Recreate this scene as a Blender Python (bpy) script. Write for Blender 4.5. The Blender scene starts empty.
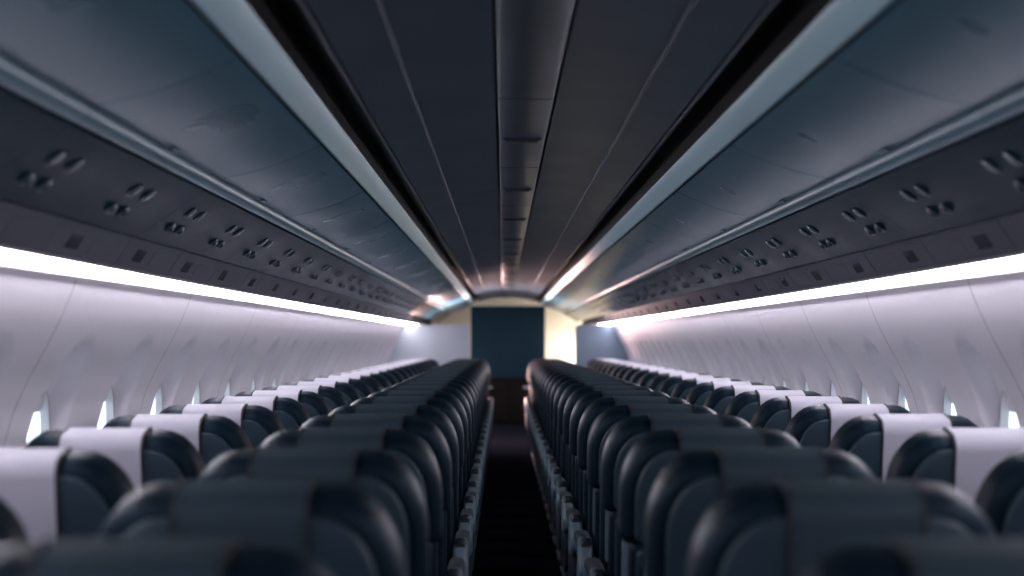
import bpy, bmesh, math, random
from mathutils import Vector, Matrix
S = bpy.context.scene
C = S.collection
PI = math.pi
random.seed(4)

# ------------------------------------------------------------------ camera
OFF = -0.068                       # camera stands a little left of the aisle's middle line
EYE = 1.36
cam_d = bpy.data.cameras.new('camera'); cam = bpy.data.objects.new('camera', cam_d); C.objects.link(cam)
cam_d.sensor_width = 36; cam_d.lens = 1700 / 1024 * 36
cam.location = (OFF, 0, EYE)
cam.rotation_euler = (PI / 2 + math.atan(52 / 1700), 0, -math.atan(9 / 1700))
cam_d.dof.use_dof = True; cam_d.dof.focus_distance = 7.0; cam_d.dof.aperture_fstop = 2.2
cam_d.clip_start = 0.02
S.camera = cam
# ------------------------------------------------------------------ world, lights, exposure
W = bpy.data.worlds.new('world'); S.world = W; W.use_nodes = True
W.node_tree.nodes['Background'].inputs[0].default_value = (0.30, 0.50, 0.62, 1)
W.node_tree.nodes['Background'].inputs[1].default_value = 0.12
STRIP = 27.0
PANE = 1.25
def area(name, loc, rot, sx, sy, power, col):
    l = bpy.data.lights.new(name, 'AREA'); l.shape = 'RECTANGLE'; l.size = sx; l.size_y = sy
    l.energy = power; l.color = col
    o = bpy.data.objects.new(name, l); C.objects.link(o); o.location = loc; o.rotation_euler = rot
    return o
# daylight through the entry door at the far end
area('entry_door_daylight', (1.30, 28.85, 1.25), (0, PI / 2, 0), 1.4, 0.6, 32, (1.0, 0.86, 0.74))
fill = area('far_ceiling_fill', (-1.15, 23.6, 0.85), (0, 0, 0), 0.9, 0.7, 260, (1.0, 0.62, 0.58))  # added unseen fill, aimed up and aft to warm the far ceiling
fill.rotation_euler = Vector((.50, -.45, .80)).to_track_quat('-Z', 'Y').to_euler()
S.view_settings.view_transform = 'Standard'; S.view_settings.look = 'None'
S.view_settings.gamma = 1; S.view_settings.use_curve_mapping = False
S.view_settings.exposure = 0.42
S.cycles.use_denoising = True
S.cycles.max_bounces = 8; S.cycles.diffuse_bounces = 5; S.cycles.glossy_bounces = 4
S.cycles.sample_clamp_indirect = 4.0

# ------------------------------------------------------------------ materials
def mat(name, col, rough=0.5, spec=0.5, bump=0.0, bscale=60, vary=0.0, vscale=3, metal=0.0, coat=0.0, sheen=0.0, stretch=(1, 1, 1)):
    m = bpy.data.materials.new(name); m.use_nodes = True
    nt = m.node_tree; b = nt.nodes['Principled BSDF']
    if name == 'bin_underside': b.inputs['IOR'].default_value = 1.22; b.inputs['Specular Tint'].default_value = (.45, .8, 1, 1)
    if name == 'bin_plastic': b.inputs['IOR'].default_value = 1.36; b.inputs['Specular Tint'].default_value = (.5, .82, 1, 1)
    if name == 'navy_leather': b.inputs['IOR'].default_value = 1.42; b.inputs['Specular Tint'].default_value = (.55, .8, 1, 1)
    b.inputs['Base Color'].default_value = (*col, 1); b.inputs['Roughness'].default_value = rough
    b.inputs['Specular IOR Level'].default_value = spec; b.inputs['Metallic'].default_value = metal
    b.inputs['Coat Weight'].default_value = coat; b.inputs['Sheen Weight'].default_value = sheen
    tc = nt.nodes.new('ShaderNodeTexCoord'); mp = nt.nodes.new('ShaderNodeMapping')
    mp.inputs['Scale'].default_value = stretch
    nt.links.new(tc.outputs['Object'], mp.inputs['Vector'])
    if vary:
        n = nt.nodes.new('ShaderNodeTexNoise'); n.inputs['Scale'].default_value = vscale; n.inputs['Detail'].default_value = 4
        nt.links.new(mp.outputs[0], n.inputs['Vector'])
        r = nt.nodes.new('ShaderNodeMapRange')
        r.inputs['To Min'].default_value = rough - vary; r.inputs['To Max'].default_value = rough + vary
        nt.links.new(n.outputs['Fac'], r.inputs['Value']); nt.links.new(r.outputs[0], b.inputs['Roughness'])
    if bump:
        n2 = nt.nodes.new('ShaderNodeTexNoise'); n2.inputs['Scale'].default_value = bscale; n2.inputs['Detail'].default_value = 3
        nt.links.new(mp.outputs[0], n2.inputs['Vector'])
        bp = nt.nodes.new('ShaderNodeBump'); bp.inputs['Strength'].default_value = bump; bp.inputs['Distance'].default_value = 0.01
        nt.links.new(n2.outputs['Fac'], bp.inputs['Height']); nt.links.new(bp.outputs[0], b.inputs['Normal'])
    return m
def emit(name, col, s):
    m = bpy.data.materials.new(name); m.use_nodes = True
    b = m.node_tree.nodes['Principled BSDF']
    b.inputs['Base Color'].default_value = (*col, 1)
    b.inputs['Emission Color'].default_value = (*col, 1); b.inputs['Emission Strength'].default_value = s
    return m
M_leather = mat('navy_leather', (0.003, 0.009, 0.017), 0.48, 0.24, 0.25, 90, 0.08, 12)
M_shell = mat('slate_shell', (0.015, 0.036, 0.054), 0.45, 0.5, 0.1, 150)
M_coverLit = mat('cover_lit', (0.40, 0.40, 0.47), 0.75, 0.3, 0.2, 220, sheen=0.2)  # window-seat covers: wall-side light put into the colour
M_coverShaded = mat('cover_shaded', (0.015, 0.033, 0.047), 0.65, 0.3, 0.2, 220)  # aisle-seat covers: same fabric, darkened in colour for the shade there
M_covtrim = mat('cover_trim', (0.008, 0.01, 0.014), 0.7)
M_arm = mat('arm_plastic', (0.14, 0.21, 0.26), 0.38)
M_armpad = mat('arm_pad', (0.02, 0.03, 0.04), 0.5)
M_metal = mat('seat_metal', (0.25, 0.27, 0.30), 0.35, metal=0.9)
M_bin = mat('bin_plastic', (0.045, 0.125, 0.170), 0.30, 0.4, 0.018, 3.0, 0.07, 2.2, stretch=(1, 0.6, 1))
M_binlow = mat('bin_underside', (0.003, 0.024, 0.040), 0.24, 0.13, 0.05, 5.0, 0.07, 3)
M_lip = mat('bin_lip', (0.12, 0.23, 0.28), 0.32)
M_band = mat('fascia_plastic', (0.42, 0.64, 0.71), 0.36, 0.5, 0.12, 4.0, 0.06, 3)
M_dark = mat('dark_channel', (0.012, 0.012, 0.012), 0.35, 0.5, 0.1, 30)
M_gap = mat('shadow_gap_rubber', (0.01, 0.01, 0.012), 0.6)
M_ceil = mat('ceiling_panel', (0.030, 0.050, 0.072), 0.36, 0.5, 0.06, 4.0, 0.06, 2.5)
M_ceilc = mat('ceiling_centre', (0.022, 0.036, 0.052), 0.36, 0.5, 0.06, 4.0, 0.05, 3)
M_crease = mat('crease_highlight', (0.035, 0.055, 0.075), 0.5, 0.25)  # slightly lighter than the panels: highlight of the crease put into colour
M_carpet = mat('aisle_carpet', (0.006, 0.007, 0.010), 1.0, 0.0, 0.6, 240)
M_part = mat('partition', (0.46, 0.50, 0.57), 0.5)
M_partR = mat('partition_slate', (0.15, 0.20, 0.27), 0.5)
M_slate = mat('galley_slate', (0.010, 0.030, 0.044), 0.85, 0.1)
M_brown = mat('galley_brown', (0.008, 0.007, 0.006), 0.85, 0.1)
M_cream = mat('entry_cream', (0.80, 0.74, 0.60), 0.6)
M_frame = mat('window_plastic', (0.62, 0.62, 0.66), 0.35)
M_shade = mat('window_blind', (0.50, 0.52, 0.58), 0.4)
M_psu = mat('service_plastic', (0.11, 0.11, 0.145), 0.35, 0.3)
M_knob = mat('service_knob', (0.02, 0.025, 0.03), 0.25)
M_chrome = mat('service_ring', (0.05, 0.085, 0.11), 0.3)
M_lens = mat('service_lens', (0.10, 0.12, 0.14), 0.12)
M_strip = emit('strip_tube', (0.97, 0.91, 1.0), STRIP)
M_pane = emit('window_sky', (0.78, 0.90, 1.0), PANE)
M_tube_end = mat('strip_endcap', (0.5, 0.48, 0.5), 0.5)

def wall_material(name, y0, step):
    m = mat(name, (0.86, 0.84, 0.92), 0.55, 0.35, 0.25, 7.0)
    nt = m.node_tree; b = nt.nodes['Principled BSDF']
    tc = nt.nodes.new('ShaderNodeTexCoord'); sp = nt.nodes.new('ShaderNodeSeparateXYZ')
    nt.links.new(tc.outputs['Object'], sp.inputs[0])
    def mth(op, a, bb):
        n = nt.nodes.new('ShaderNodeMath'); n.operation = op
        for i, v in enumerate((a, bb)):
            if isinstance(v, (int, float)): n.inputs[i].default_value = v
            else: nt.links.new(v, n.inputs[i])
        return n.outputs[0]
    f = mth('FRACT', mth('DIVIDE', mth('SUBTRACT', sp.outputs['Y'], y0 - 0.004), step), 0)
    line = mth('LESS_THAN', f, 0.010 / step)
    nz = nt.nodes.new('ShaderNodeTexNoise'); nz.inputs['Scale'].default_value = 30
    nt.links.new(tc.outputs['Object'], nz.inputs['Vector'])
    line = mth('MULTIPLY', line, mth('MULTIPLY', nz.outputs['Fac'], 0.9))
    mx = nt.nodes.new('ShaderNodeMix'); mx.data_type = 'RGBA'
    mx.inputs['A'].default_value = (0.86, 0.84, 0.92, 1); mx.inputs['B'].default_value = (0.10, 0.09, 0.12, 1)
    nt.links.new(line, mx.inputs['Factor']); nt.links.new(mx.outputs['Result'], b.inputs['Base Color'])
    return m

# ------------------------------------------------------------------ helpers
def link(name, bm, m, parent=None, smooth=True, loc=None):
    me = bpy.data.meshes.new(name)
    bmesh.ops.recalc_face_normals(bm, faces=bm.faces)
    bm.to_mesh(me); bm.free()
    me.materials.append(m)
    if smooth:
        me.polygons.foreach_set('use_smooth', [True] * len(me.polygons))
        me.set_sharp_from_angle(angle=math.radians(38))
    o = bpy.data.objects.new(name, me); C.objects.link(o)
    if parent: o.parent = parent
    if loc: o.location = loc
    return o
def thing(name, label, cat, loc=(0, 0, 0), group=None):
    o = bpy.data.objects.new(name, None); C.objects.link(o); o.location = loc
    o.empty_display_size = 0.1
    o['label'] = label; o['category'] = cat
    if group: o['group'] = group
    return o
def tag(o, label, cat, group=None):
    o['label'] = label; o['category'] = cat
    if group: o['group'] = group
    return o
def struct(o, label=None, cat=None):
    o['kind'] = 'structure'
    if label: o['label'] = label
    if cat: o['category'] = cat
    return o
def dup(root, loc, label, group=None):
    r = root.copy(); C.objects.link(r); r.location = loc; r['label'] = label
    if group: r['group'] = group
    for ch in root.children:
        c = ch.copy(); C.objects.link(c); c.parent = r
        for g in ch.children:
            d = g.copy(); C.objects.link(d); d.parent = c
    return r
def box(bm, x0, x1, y0, y1, z0, z1, bev=0.0, seg=2, M=None):
    r = bmesh.ops.create_cube(bm, size=1.0)
    vs = r['verts']
    for v in vs:
        v.co = Vector((x0 + (v.co.x + .5) * (x1 - x0), y0 + (v.co.y + .5) * (y1 - y0), z0 + (v.co.z + .5) * (z1 - z0)))
    if bev:
        es = list({e for v in vs for e in v.link_edges})
        g = bmesh.ops.bevel(bm, geom=es, offset=bev, segments=seg, affect='EDGES', profile=0.5)
        vs = list({v for f in g['faces'] for v in f.verts} | {v for v in vs if v.is_valid})
    if M is not None:
        for v in vs: v.co = M @ v.co
    return vs
def loft(bm, rings, closed=True, cap=True):
    """rings: list of equal-length point lists"""
    vr = [[bm.verts.new(p) for p in r] for r in rings]
    n = len(vr[0])
    for a, b in zip(vr, vr[1:]):
        for i in range(n if closed else n - 1):
            j = (i + 1) % n
            bm.faces.new((a[i], a[j], b[j], b[i]))
    if cap and closed:
        bm.faces.new(vr[0]); bm.faces.new(list(reversed(vr[-1])))
    return vr
def prism(bm, prof, y0, y1, closed=True, cap=True, steps=1):
    """profile in (x, z) swept along y"""
    rings = []
    for k in range(steps + 1):
        y = y0 + (y1 - y0) * k / steps
        rings.append([(x, y, z) for x, z in prof])
    loft(bm, rings, closed, cap)
def rrect(w, h0, h1, rx, rt, rb, inset=0.0, n=8):
    """outline in (x, v): top corners rx by rt, bottom corners rb"""
    hw = w / 2 - inset; a = h0 + inset; b = h1 - inset
    rx = max(rx - inset, .004); rt = max(rt - inset, .004); rb = max(rb - inset, .003)
    pts = []
    for cx, cv, qx, qv, s0 in ((hw - rx, b - rt, rx, rt, 0), (-hw + rx, b - rt, rx, rt, 1), (-hw + rb, a + rb, rb, rb, 2), (hw - rb, a + rb, rb, rb, 3)):
        for i in range(n + 1):
            t = (s0 + i / n) * PI / 2
            pts.append((cx + qx * math.cos(t), cv + qv * math.sin(t)))
    return pts
def slab(bm, w, h0, h1, rx, rt, rb, w0, w1, er, M=None, wing=0.0, crown=0.0, n=8):
    """rounded pad: outline in x,v ; thickness from w0 (rear) to w1 (front); er = edge rounding"""
    rings = []
    K = 5
    def ring(ins, wv):
        r = []
        for x, v in rrect(w, h0, h1, rx, rt, rb, ins, n):
            ww = wv + wing * (abs(x) / (w / 2)) ** 3
            p = Vector((x, ww, v)); r.append(M @ p if M is not None else p)
        return r
    big = min(w, h1 - h0) / 2
    for f in (0.75, 0.4):
        rings.append(ring(er + (big - er) * f, w0 - crown * f))
    for k in range(K + 1):
        t = k / K * PI / 2
        rings.append(ring(er * (1 - math.sin(t)), w0 + er * (1 - math.cos(t))))
    for k in range(K + 1):
        t = k / K * PI / 2
        rings.append(ring(er * (1 - math.cos(t)), w1 - er * (1 - math.sin(t))))
    for f in (0.4, 0.75):
        rings.append(ring(er + (big - er) * f, w1 + crown * f))
    loft(bm, rings)
def tube(bm, p0, p1, r0, r1=None, n=12, rim=0.0):
    p0 = Vector(p0); p1 = Vector(p1); r1 = r0 if r1 is None else r1
    d = (p1 - p0).normalized(); a = d.orthogonal().normalized(); b = d.cross(a)
    L = [(p0, r0), (p1, r1)]
    if rim: L = [(p0, r0 - rim), (p0 + d * rim, r0), (p1 - d * rim, r1), (p1, r1 - rim)]
    loft(bm, [[p + (a * math.cos(t * 2 * PI / n) + b * math.sin(t * 2 * PI / n)) * r for t in range(n)] for p, r in L])

# ------------------------------------------------------------------ cross section of the cabin (x from the middle line, z above the floor)
Y0, Y1 = -2.8, 29.4
WP = [(1.235, 1.585), (1.245, 1.56), (1.262, 1.50), (1.295, 1.42), (1.335, 1.34), (1.385, 1.25), (1.425, 1.16), (1.452, 1.06), (1.465, .95), (1.468, .84),
      (1.455, .70), (1.425, .55), (1.375, .38), (1.30, .20), (1.20, 0.0)]
def wall_x(z):
    for (xa, za), (xb, zb) in zip(WP, WP[1:]):
        if zb <= z <= za:
            t = (z - zb) / (za - zb); return xb + (xa - xb) * t
    return WP[0][0] if z > WP[0][1] else WP[-1][0]
H = EYE
CEIL = [(0.092, H + .722), (0.20, H + .716), (0.322, H + .700), (0.328, H + .698), (0.40, H + .683), (0.452, H + .664), (0.456, H + .672)]
WIN = {-1: (5.16, 0.87), 1: (5.16, 0.68)}
WZ = 1.055

# floor
bm = bmesh.new(); box(bm, -1.25, 1.25, Y0, Y1 + .6, -0.06, 0.0)
struct(link('floor', bm, M_carpet, smooth=False), 'dark carpeted aisle floor between the seat blocks', 'floor')
# side walls with a scooped niche round every window
for side, nm in ((-1, 'wall_left'), (1, 'wall_right')):
    wy0, st = WIN[side]
    zs = []
    z = 1.585
    while z > 0.0:
        zs.append(z); z -= 0.020 if z > .7 else 0.07
    zs.append(0.0)
    ny = int((Y1 - Y0) / 0.018)
    bm = bmesh.new(); rows = []
    for k in range(ny + 1):
        y = Y0 + (Y1 - Y0) * k / ny
        q = (y - wy0) / st; dy = (q - round(q)) * st
        near = wy0 - 1.5 * st < y < 19.4
        rr = []
        for z in zs:
            x = wall_x(z); d = 0.0
            if near:
                hw = 0.225 if side < 0 else .20
                vz = abs((z - 1.05) / .305)
                if vz < 1:
                    ty = max(0, min(1, (1.0 - abs(dy) / (hw * (1 - vz ** 2.4) ** .42 + 1e-6)) / 0.40)); tz = max(0, min(1, (1 - vz) / .16))
                    d = max(.03, 1.492 - x) * ty * ty * (3 - 2 * ty) * tz * tz * (3 - 2 * tz)
            rr.append((side * (x + d), y, z))
        rows.append([bm.verts.new(p) for p in rr])
    for a, b in zip(rows, rows[1:]):
        for i in range(len(zs) - 1):
            c = (a[i].co + b[i + 1].co) / 2
            if wy0 - 1.5 * st < c.y < 19.2:
                q = (c.y - wy0) / st; dy = (q - round(q)) * st
                if (abs(dy) / (.125 if side < 0 else .115)) ** 2.5 + (abs(c.z - WZ) / .17) ** 2.5 < 1: continue
            bm.faces.new((a[i], a[i + 1], b[i + 1], b[i]))
    wall_m = wall_material(nm + '_lining', wy0 - st / 2, st * 2)
    back = [[bm.verts.new((side * (wall_x(z) + .075), y, z)) for z in (1.585, 1.3, 1.1, .84, .4, 0.0)] for y in (Y0, Y1)]
    for i in range(5): bm.faces.new((back[0][i], back[0][i + 1], back[1][i + 1], back[1][i]))
    me = bpy.data.meshes.new(nm); bm.to_mesh(me); bm.free(); me.materials.append(wall_m)
    me.polygons.foreach_set('use_smooth', [True] * len(me.polygons))
    o = bpy.data.objects.new(nm, me); C.objects.link(o)
    struct(o, 'pale lavender curved cabin side wall lining on the %s' % ('left' if side < 0 else 'right'), 'wall')
# ceiling side panels, centre panels
for side in (-1, 1):
    bm = bmesh.new()
    prof = [(side * x, z) for x, z in CEIL] + [(side * x, z + .015) for x, z in reversed(CEIL)]
    prism(bm, prof, Y0, Y1, steps=20)
    struct(link('ceiling', bm, M_ceil), 'dark grey ceiling panel %s of the middle strip' % ('left' if side < 0 else 'right'), 'ceiling')
bm = bmesh.new(); box(bm, -0.11, 0.11, Y0, Y1, H + .742, H + .75)
struct(link('ceiling', bm, M_gap, smooth=False), 'black recess line along the middle of the ceiling', 'ceiling')
y = 5.04 - 2.0 * 4; n = 0
bm = bmesh.new()
while y < Y1:
    y1 = min(y + 2.0, Y1) - .008
    prism(bm, [(-.076, H + .716), (-.082, H + .720), (-.082, H + .740), (.082, H + .740), (.082, H + .720), (.076, H + .716)], y + .008, y1)
    y += 2.0
struct(link('ceiling', bm, M_ceilc), 'narrow raised middle strip of jointed ceiling panels', 'ceiling')
for side in (-1, 1):  # bead added to draw the highlight along the ceiling crease
    bm = bmesh.new()
    prism(bm, [(side * (.325 + .0045 * math.cos(q)), H + .6985 - .004 * math.sin(q)) for q in [PI * i / 6 for i in range(7)]], Y0, Y1)
    struct(link('trim_%d' % (9 + (side > 0)), bm, M_crease), 'added bead drawing the crease highlight on the %s ceiling panel' % ('left' if side < 0 else 'right'), 'trim')
# dark channels beside the ceiling, bright fascia band above the bins
tn = 1
for side in (-1, 1):
    w = 'left' if side < 0 else 'right'
    bm = bmesh.new()
    P = [(.457, H + .672), (.452, H + .76), (.56, H + .76), (.562, H + .625), (.575, H + .625), (.575, H + .775), (.44, H + .775), (.44, H + .69), (.452, H + .672)]
    prism(bm, [(side * x, z) for x, z in P], Y0, Y1, steps=10)
    struct(link('trim_%d' % tn, bm, M_dark), 'black recessed channel between ceiling and %s overhead bins' % w, 'trim'); tn += 1
    bm = bmesh.new()
    P = [(.462, H + .668), (.462, H + .676), (.474, H + .676), (.474, H + .668)]
    prism(bm, [(side * x, z) for x, z in P], Y0, Y1)
    struct(link('trim_%d' % tn, bm, M_ceil), 'thin edging rail of the %s ceiling channel' % w, 'trim'); tn += 1
    bm = bmesh.new()
    P = [(.549, H + .632), (.556, H + .622), (.575, H + .603), (.596, H + .582), (.604, H + .582), (.62, H + .637), (.552, H + .637)]
    prism(bm, [(side * x, z) for x, z in P], Y0, Y1, steps=10)
    struct(link('trim_%d' % tn, bm, M_band), 'pale fascia band above the %s overhead bin doors' % w, 'trim'); tn += 1
    bm = bmesh.new()
    P = [(.604, H + .60), (.62, H + .60), (1.30, H + .40), (1.30, H + .25), (1.32, H + .25), (1.32, H + .8), (.56, H + .8), (.56, H + .78), (.604, H + .78)]
    prism(bm, [(side * x, z) for x, z in P], Y0, Y1)
    struct(link('trim_%d' % tn, bm, M_gap), 'dark backing behind the %s overhead bins' % w, 'trim'); tn += 1

# ------------------------------------------------------------------ words for labels
ORD = 'first second third fourth fifth sixth seventh eighth ninth tenth eleventh twelfth thirteenth fourteenth fifteenth sixteenth seventeenth eighteenth nineteenth twentieth twenty-first twenty-second twenty-third twenty-fourth twenty-fifth twenty-sixth'.split()
SD = {-1: 'left', 1: 'right'}

# ------------------------------------------------------------------ overhead bins
BL = 1.56
def arc_pts(p, q, bulge, n=8):
    out = []
    (x0, z0), (x1, z1) = p, q
    L = math.hypot(x1 - x0, z1 - z0); nx, nz = -(z1 - z0) / L, (x1 - x0) / L
    for i in range(n + 1):
        t = i / n; s = bulge * math.sin(PI * t)
        out.append((x0 + (x1 - x0) * t - nx * s, z0 + (z1 - z0) * t - nz * s))
    return out
def make_bin(side):
    t = thing('overhead_bin', '', 'overhead bin')
    g = .0035
    # door: from the fascia gap to the ledge, softly curved; sign keeps the bulge inboard and downward
    d = arc_pts((.606, H + .574), (.900, H + .474), .012)
    P = [(side * x, z) for x, z in d] + [(side * .900, H + .486), (side * .62, H + .59)]
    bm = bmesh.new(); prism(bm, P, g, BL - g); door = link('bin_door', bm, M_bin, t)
    bm = bmesh.new()
    P = [(.905, H + .472), (.908, H + .456), (.918, H + .446), (.935, H + .441), (.946, H + .446), (.941, H + .475), (.908, H + .482)]
    prism(bm, [(side * x, z) for x, z in P], g, BL - g); link('bin_lip', bm, M_lip, t)
    d = arc_pts((.947, H + .437), (1.148, H + .303), .0)
    P = [(side * x, z) for x, z in d] + [(side * 1.16, H + .33), (side * .955, H + .462)]
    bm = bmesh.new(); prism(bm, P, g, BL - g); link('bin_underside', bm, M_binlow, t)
    bm = bmesh.new()
    box(bm, -.04, .04, -.008, .008, -.0012, .004, .001, 1)
    a = side * math.atan2(.09, .28)
    M = Matrix.Translation((side * .884, BL / 2, H + .471)) @ Matrix.Rotation(a, 4, 'Y') @ Matrix.Rotation(PI / 2, 4, 'Z')
    for v in bm.verts: v.co = M @ v.co
    link('door_latch', bm, M_bin, door)
    return t
for side in (-1, 1):
    proto = None; k = 0; y = -2.8; nvis = 0
    while y < 28.3:
        vis = y + BL > 2.4
        lab = ('grey overhead bin above the %s seats, %s bin forward of the camera' % (SD[side], ORD[nvis])) if vis else \
              'grey overhead bin above the %s seats, %s one behind the camera' % (SD[side], ORD[k])
        if proto is None:
            proto = make_bin(side); o = proto; o.location = (0, y, 0); o['label'] = lab; o['group'] = 'overhead bins above the %s seats' % SD[side]
        else: o = dup(proto, (0, y, 0), lab)
        if vis: nvis += 1
        k += 1; y += BL

# ------------------------------------------------------------------ service panels under the bins (reading lamps, air nozzles)
# plane from (1.15, .30) to (1.25, .215) carries the panel; small fittings reach up the underside
PS = math.atan2(.134, .2)
PN = math.atan2(.079, .053)
def psu_pt(side, x, off=0.0):
    z = .437 - .672 * (x - .947)
    return Vector((side * (x - off * math.sin(PS)), 0, H + z - off * math.cos(PS)))
def make_psu(side, L):
    t = thing('service_panel', '', 'service panel')
    bm = bmesh.new()
    P = [(1.1505, H + .300), (1.153, H + .296), (1.206, H + .217), (1.24, H + .217), (1.262, H + .262), (1.17, H + .31)]
    prism(bm, [(side * x, z) for x, z in P], .003, L - .003); link('panel', bm, M_psu, t)
    def fit(name, x, yy, r, m, h, parent, m2=None):
        n = Vector((-side * math.sin(PS), 0, -math.cos(PS)))
        p = psu_pt(side, x); p.y = yy
        bm = bmesh.new(); tube(bm, p + n * .0006, p + n * h, r, r * .8, 16, .002); o = link(name, bm, m, parent)
        return o, p, n
    for yy in (.20, .36):
        o, p, n = fit('reading_lamp', 1.02, yy, .025, M_chrome, .005, t)
        bm = bmesh.new(); tube(bm, p + n * .003, p + n * .008, .018, .017, 14, .002); link('lamp_lens', bm, M_lens, o)
    for yy in (.21, .35):
        o, p, n = fit('air_nozzle', 1.085, yy, .020, M_chrome, .009, t)
        bm = bmesh.new(); tube(bm, p + n * .006, p + n * .015, .012, .009, 12, .002); link('nozzle_tip', bm, M_knob, o)
    n = Vector((-side * math.sin(PS), 0, -math.cos(PS)))
    bm = bmesh.new()
    M = Matrix.Translation((side * 1.180, .50, H + .2565)) @ Matrix.Rotation(side * PN, 4, 'Y')
    box(bm, -.024, .024, -.10, .10, -.0015, .006, .001, 1, M=M)
    link('oxygen_door', bm, M_psu, t)
    bm = bmesh.new()
    M = Matrix.Translation((side * 1.180, .22, H + .2565)) @ Matrix.Rotation(side * PN, 4, 'Y')
    for q in range(7): box(bm, -.022, .022, -.06 + q * .019, -.052 + q * .019, -.002, .006, .001, 1, M=M)
    link('speaker_grille', bm, M_knob, t)
    return t
PITCH = .78; ROW0 = 1.75
for side in (-1, 1):
    proto = None; nvis = 0
    for k in range(-1, 24):
        y = ROW0 + .1 + k * PITCH
        lab = 'small grey service panel with reading lamps under the %s bins, %s from the camera' % (SD[side], ORD[k + 1])
        if proto is None:
            proto = make_psu(side, PITCH); o = proto; o.location = (0, y, 0); o['label'] = lab; o['group'] = 'service panels under the %s bins' % SD[side]
        else: dup(proto, (0, y, 0), lab)

# ------------------------------------------------------------------ strip lights along the top of the walls
for side in (-1, 1):
    proto = None; nvis = 0; k = 0; y = -2.8
    while y < 28.3:
        vis = y + BL > 3.4
        lab = ('glowing white strip light above the %s windows, %s from the camera' % (SD[side], ORD[nvis])) if vis else \
              'glowing white strip light on the %s wall beside the camera, %s' % (SD[side], ('rearmost', 'second rearmost', 'level with it', 'just ahead', 'further')[k])
        if vis: nvis += 1
        if proto is None:
            t = thing('strip_light', lab, 'light', (0, y, 0), 'strip lights above the %s windows' % SD[side])
            bm = bmesh.new()
            P = [(1.202, H + .205), (1.204, H + .198), (1.214, H + .187), (1.228, H + .177), (1.232, H + .179), (1.218, H + .191), (1.210, H + .205)]
            prism(bm, [(side * x, z) for x, z in P], .004, BL - .004); link('light_lens', bm, M_strip, t)
            bm = bmesh.new()
            P2 = [(1.196, H + .211), (1.198, H + .2055), (1.2105, H + .2055), (1.2185, H + .1915), (1.2325, H + .1795), (1.234, H + .173), (1.243, H + .176), (1.243, H + .214), (1.20, H + .2155)]
            prism(bm, [(side * x, z) for x, z in P2], .001, BL - .001); link('light_housing', bm, M_tube_end, t)
            for a, b in ((.0005, .0038), (BL - .0038, BL - .0005)):
                bm = bmesh.new()
                prism(bm, [(side * x, z) for x, z in P], a, b)
                link('end_cap', bm, M_tube_end, t)
            proto = t
        else: dup(proto, (0, y, 0), lab)
        y += BL; k += 1

# ------------------------------------------------------------------ windows
def oval(hw, hh, n=28, e=2.5):
    out = []
    for i in range(n):
        t = 2 * PI * i / n; c, s = math.cos(t), math.sin(t)
        out.append((math.copysign(abs(c) ** (2 / e), c) * hw, math.copysign(abs(s) ** (2 / e), s) * hh))
    return out
wn = 1
for side in (-1, 1):
    wy0, st = WIN[side]; proto = None
    y = wy0 - st; cnt = 0
    dz = .12; sl = 0.0       # lean of the wall at the window
    xw = 1.478
    while y < 19.2:
        lab = 'bright oval cabin window on the %s wall, %s' % (SD[side], 'just out of view beside the camera' if cnt == 0 else ORD[cnt - 1] + ' from the camera')
        if proto is None:
            t = bpy.data.objects.new('window_%d' % wn, None); C.objects.link(t)
            hw = .125 if side < 0 else .115; hh = .17
            def P(u, v, w): return Vector((side * (w + v * math.tan(sl)), u, v))     # w: outboard positive
            bm = bmesh.new()
            loft(bm, [[P(u, v, w) for u, v in oval(hw + o, hh + o)] for o, w in ((.016, .012), (.018, -.002), (.010, -.007), (0, -.004), (-.004, .024))], cap=False)
            link('window_frame', bm, M_frame, t)
            bm = bmesh.new(); loft(bm, [[P(u, v, w) for u, v in oval(hw, hh)] for w in (.022, .028)]); link('window_pane', bm, M_pane, t)
            bm = bmesh.new()
            pts = [(u, v) for u, v in oval(hw - .004, hh - .003, 40) if v > .13]
            loft(bm, [[P(u, v, w) for u, v in pts] for w in (-.004, .001)]); sh = link('window_shade', bm, M_shade, t)
            bm = bmesh.new(); a = P(0, .135, -.006); box(bm, a.x - .006, a.x + .006, -.04, .04, a.z - .006, a.z + .006, .003); link('shade_handle', bm, M_frame, sh)
            proto = t; o = t
        else:
            o = proto.copy(); C.objects.link(o)
            for ch in proto.children:
                c = ch.copy(); C.objects.link(c); c.parent = o
                for g in ch.children: d = g.copy(); C.objects.link(d); d.parent = c
            o.name = 'window_%d' % wn
        o.location = (side * xw, y, WZ); struct(o, lab, 'window')
        wn += 1; cnt += 1; y += st

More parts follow.
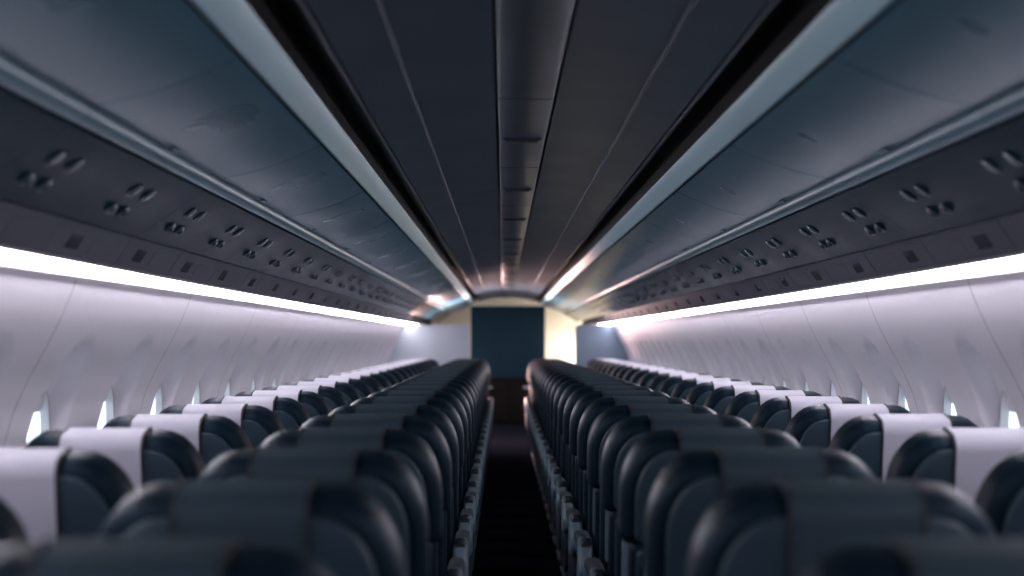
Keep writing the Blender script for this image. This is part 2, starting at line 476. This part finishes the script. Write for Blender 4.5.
# ------------------------------------------------------------------ seats
TILT = math.radians(11)
SM = Matrix.Translation((0, .160, .332)) @ Matrix.Rotation(TILT, 4, 'X')     # back frame: v up along the back, w forward; top lands near y=0
def back_profile(v_rear, v_front, w0, w1, top, er, off, n=6):
    """path over the headrest top, from rear to front, in (w, v)"""
    pts = [(w0 - off, v_rear)]
    pts.append((w0 - off, (v_rear + top - er) / 2))
    for i in range(n + 1):
        t = i / n * PI / 2; pts.append((w0 + er - (er + off) * math.cos(t), top - er + (er + off) * math.sin(t)))
    for i in range(n + 1):
        t = i / n * PI / 2; pts.append((w1 - er + (er + off) * math.sin(t), top - er + (er + off) * math.cos(t)))
    pts.append((w1 + off, v_front))
    return pts
def make_seat(side, kind):
    t = thing('airline_seat', '', 'seat')
    TOP = .806
    bm = bmesh.new(); slab(bm, .485, .53, TOP, .112, .160, .03, 0.0, .12, .034, SM, wing=.012); link('headrest', bm, M_leather, t)
    bm = bmesh.new(); slab(bm, .435, .06, .545, .03, .03, .03, .012, .115, .03, SM); link('backrest', bm, M_leather, t)
    bm = bmesh.new(); slab(bm, .415, .545, TOP - .028, .092, .130, .02, -.007, .03, .006, SM); link('headrest_shell', bm, M_shell, t)
    bm = bmesh.new(); slab(bm, .405, .08, .525, .02, .02, .02, .002, .04, .008, SM); sh = link('back_shell', bm, M_shell, t)
    # fabric cover draped over the top
    bm = bmesh.new(); pa = back_profile(TOP - .20, TOP - .22, -.007, .12, TOP, .034, .004)
    pb = back_profile(TOP - .20, TOP - .22, -.007, .12, TOP, .034, .0005)
    xs = [-.097, -.095, -.05, 0, .05, .095, .097]
    rings = []
    for x in xs:
        e = .0012 if abs(x) > .096 else 0
        rings.append([SM @ Vector((x, w, v)) for w, v in pa] + [SM @ Vector((x, w, v)) for w, v in reversed(pb)])
    loft(bm, rings); link('headrest_cover', bm, M_coverLit if kind == 'window' else M_coverShaded, t)
    bm = bmesh.new()
    pa = back_profile(TOP - .20, TOP - .22, -.007, .12, TOP, .034, .006); pb = back_profile(TOP - .20, TOP - .22, -.007, .12, TOP, .034, .0)
    for s in (-1, 1):
        if bm is None: bm = bmesh.new()
        loft(bm, [[SM @ Vector((s * x, w, v)) for w, v in pa] + [SM @ Vector((s * x, w, v)) for w, v in reversed(pb)] for x in (.0975, .1035)])
        link('cover_edging', bm, M_covtrim, t); bm = None
    # tray, pocket
    bm = bmesh.new(); slab(bm, .37, .285, .505, .02, .02, .02, -.018, .0, .006, SM); tr = link('tray_table', bm, M_arm, t)
    bm = bmesh.new(); slab(bm, .03, .498, .528, .006, .006, .006, -.028, -.016, .004, SM, n=3); link('tray_latch', bm, M_metal, tr)
    bm = bmesh.new(); slab(bm, .37, .09, .265, .015, .015, .02, -.026, .0, .010, SM); link('seat_pocket', bm, M_leather, t)
    # cushion
    bm = bmesh.new(); Mc = Matrix.Translation((0, .22, .415)) @ Matrix.Rotation(-PI / 2 + math.radians(4), 4, 'X')
    slab(bm, .455, -.02, .43, .06, .06, .03, -.06, .075, .035, Mc); link('seat_cushion', bm, M_leather, t)
    # armrests
    ins = -side                                      # towards the aisle
    arms = [(ins * .248, True), (-ins * .292, False)] if kind == 'aisle' else [(-ins * .258, False)]
    for ax, aisle in arms:
        bm = bmesh.new()
        secs = [(.115, .660, .014, .016), (.13, .662, .021, .027), (.20, .664, .024, .026), (.40, .660, .025, .024), (.50, .655, .025, .022), (.535, .650, .021, .016), (.545, .648, .012, .008)]
        rings = []
        for yy, zz, rx, rz in secs:
            rings.append([(ax + rx * math.copysign(abs(math.cos(q)) ** .7, math.cos(q)), yy, zz + rz * math.copysign(abs(math.sin(q)) ** .7, math.sin(q))) for q in [2 * PI * i / 16 for i in range(16)]])
        loft(bm, rings); arm = link('armrest', bm, M_armpad, t)
        bm = bmesh.new(); s = .026 if aisle else .014
        # pivot housing: a rounded drop-shaped plate beside the backrest
        out = []
        for i in range(28):
            q = 2 * PI * i / 28; rr = .058 if math.sin(q) > 0 else .058 + .05 * (-math.sin(q))
            out.append((.165 + rr * math.cos(q) * (1 + .25 * (math.sin(q) < 0) * -math.sin(q)), .632 + rr * math.sin(q)))
        cy, cz = .165, .61
        rings = []
        for xx, sc in ((-s, .55), (-s, .78), (-s * .8, .93), (-s * .4, 1.0), (s * .4, 1.0), (s * .8, .93), (s, .78), (s, .55)):
            rings.append([(ax + xx, cy + (a - cy) * sc, cz + (b - cz) * sc) for a, b in out])
        loft(bm, rings); link('arm_pivot', bm, M_arm, arm)
        if aisle:
            bm = bmesh.new()
            # end bay panel running down and forward to the seat frame
            pr = [(.19, .60), (.27, .635), (.42, .63), (.50, .60), (.52, .52), (.50, .42), (.44, .36), (.30, .34), (.20, .38), (.17, .48)]
            rings = []
            cy, cz = .35, .49
            for xx, sc in ((-.014, .88), (-.010, .98), (0, 1.0), (.010, .98), (.014, .88)):
                rings.append([(ax + xx, cy + (a - cy) * sc, cz + (b - cz) * sc) for a, b in pr])
            loft(bm, rings); pn = link('side_panel', bm, M_armpad, t)
            bm = bmesh.new(); rings = []
            for xx, sc in ((ins * .0135, .66), (ins * .018, .62)):
                rings.append([(ax + xx, cy + (a - cy) * sc, cz + (b - cz) * sc) for a, b in pr])
            loft(bm, rings); link('panel_inlay', bm, M_shell, pn)
    # frame and legs
    bm = bmesh.new()
    tube(bm, (-.25, .26, .335), (.25, .26, .335), .019); tube(bm, (-.25, .56, .335), (.25, .56, .335), .019)
    link('seat_frame', bm, M_metal, t)
    for lx in (-.17, .17):
        bm = bmesh.new()
        tube(bm, (lx, .27, .33), (lx, .20, .012), .016, .013); tube(bm, (lx, .55, .33), (lx, .58, .012), .016, .013)
        box(bm, lx - .018, lx + .018, .16, .62, 0.0, .016, .004)
        tube(bm, (lx, .25, .10), (lx, .56, .29), .010)
        link('leg', bm, M_metal, t)
    return t
NROW = 24
for side in (-1, 1):
    for kind, cx in (('aisle', .46), ('window', 1.035 if side < 0 else 1.12)):
        proto = None
        for k in range(NROW):
            y = ROW0 + k * PITCH
            if k == 0 and kind == 'window': continue      # outside the frame
            look = 'navy leather aisle seat with headrest cover coloured as in shade' if kind == 'aisle' else 'navy leather window seat with headrest cover coloured as if lit'
            where = 'nearest' if k == 0 else ('last' if k == NROW - 1 else ORD[k])
            lab = '%s, %s block, %s row from the camera' % (look, SD[side], where) if k and k < NROW - 1 else \
                  '%s, %s block, %s' % (look, SD[side], 'row closest to the camera' if k == 0 else 'row against the partition')
            if proto is None:
                proto = make_seat(side, kind); o = proto; o.location = (side * cx, y, 0)
                o['label'] = lab; o['group'] = '%s seats in the %s block' % (kind, SD[side])
            else: dup(proto, (side * cx, y, 0), lab)

# ------------------------------------------------------------------ ceiling slots
proto = None
for k in range(9):
    y = 6.06 + 2.0 * k
    lab = 'dark slotted vent in the middle ceiling strip, %s from the camera' % ORD[k]
    if proto is None:
        t = thing('ceiling_vent', lab, 'vent', (0, y, H + .716), 'slotted vents along the ceiling strip')
        bm = bmesh.new(); box(bm, -.068, .068, -.05, .05, -.006, .002, .004); link('vent_frame', bm, M_ceilc, t)
        bm = bmesh.new(); box(bm, -.058, .058, -.034, .034, -.009, -.003, .003); link('vent_slot', bm, M_gap, t)
        proto = t
    else: dup(proto, (0, y, H + .716), lab)

# ------------------------------------------------------------------ far end
def partition(name, side, x_in, m, label, y=20.35, top=H + .182):
    bm = bmesh.new(); pts = []
    xo = [(wall_x(z) + .012, z) for z in (top, 1.4, 1.3, 1.2, 1.1, 1.0, .84, .6, .4, .2, 0.0)]
    r = .05
    inner = [(x_in, 0.0), (x_in, top - r)] + [(x_in + r * (1 - math.cos(q)), top - r + r * math.sin(q)) for q in (PI / 6, PI / 3, PI / 2)]
    pts = inner + [(x, z) for x, z in xo]
    loft(bm, [[(side * x, yy, z) for x, z in pts] for yy in (y, y + .035)])
    o = link(name, bm, m); return tag(o, label, 'partition')
partition('cabin_partition', -1, .47, M_part, 'light grey low partition behind the last left seats')
partition('cabin_partition', 1, .80, M_partR, 'slate grey low partition behind the last right seats')
# slate galley unit closing the aisle
t = thing('galley_cabinet', 'dark slate galley cabinet closing the far end of the aisle', 'cabinet', (0.0, 28.0, 0))
bm = bmesh.new(); box(bm, -.60, .625, 0, .38, .74, H + .560, .012); link('cabinet_body', bm, M_slate, t)
bm = bmesh.new(); box(bm, -.60, .625, .02, .38, 0, .735, .008); lo = link('cart_bay', bm, M_brown, t)
for x in (-.29, .31):
    bm = bmesh.new(); box(bm, x - .28, x + .28, -.005, .025, .05, .70, .01); dd = link('cart_door', bm, M_brown, t)
    bm = bmesh.new(); box(bm, x - .05, x + .05, -.03, -.004, .56, .60, .008); link('cart_handle', bm, M_metal, dd)
bm = bmesh.new(); box(bm, -1.55, 1.55, 29.25, 29.33, 0, 2.2)
struct(link('wall_front', bm, M_cream, smooth=False), 'cream entry wall lit beyond the right partition', 'wall')
bm = bmesh.new(); box(bm, -1.45, 1.45, -3.0, -2.9, 0, 2.2)
struct(link('wall_back', bm, M_partR, smooth=False), 'grey wall closing the cabin behind the camera', 'wall')
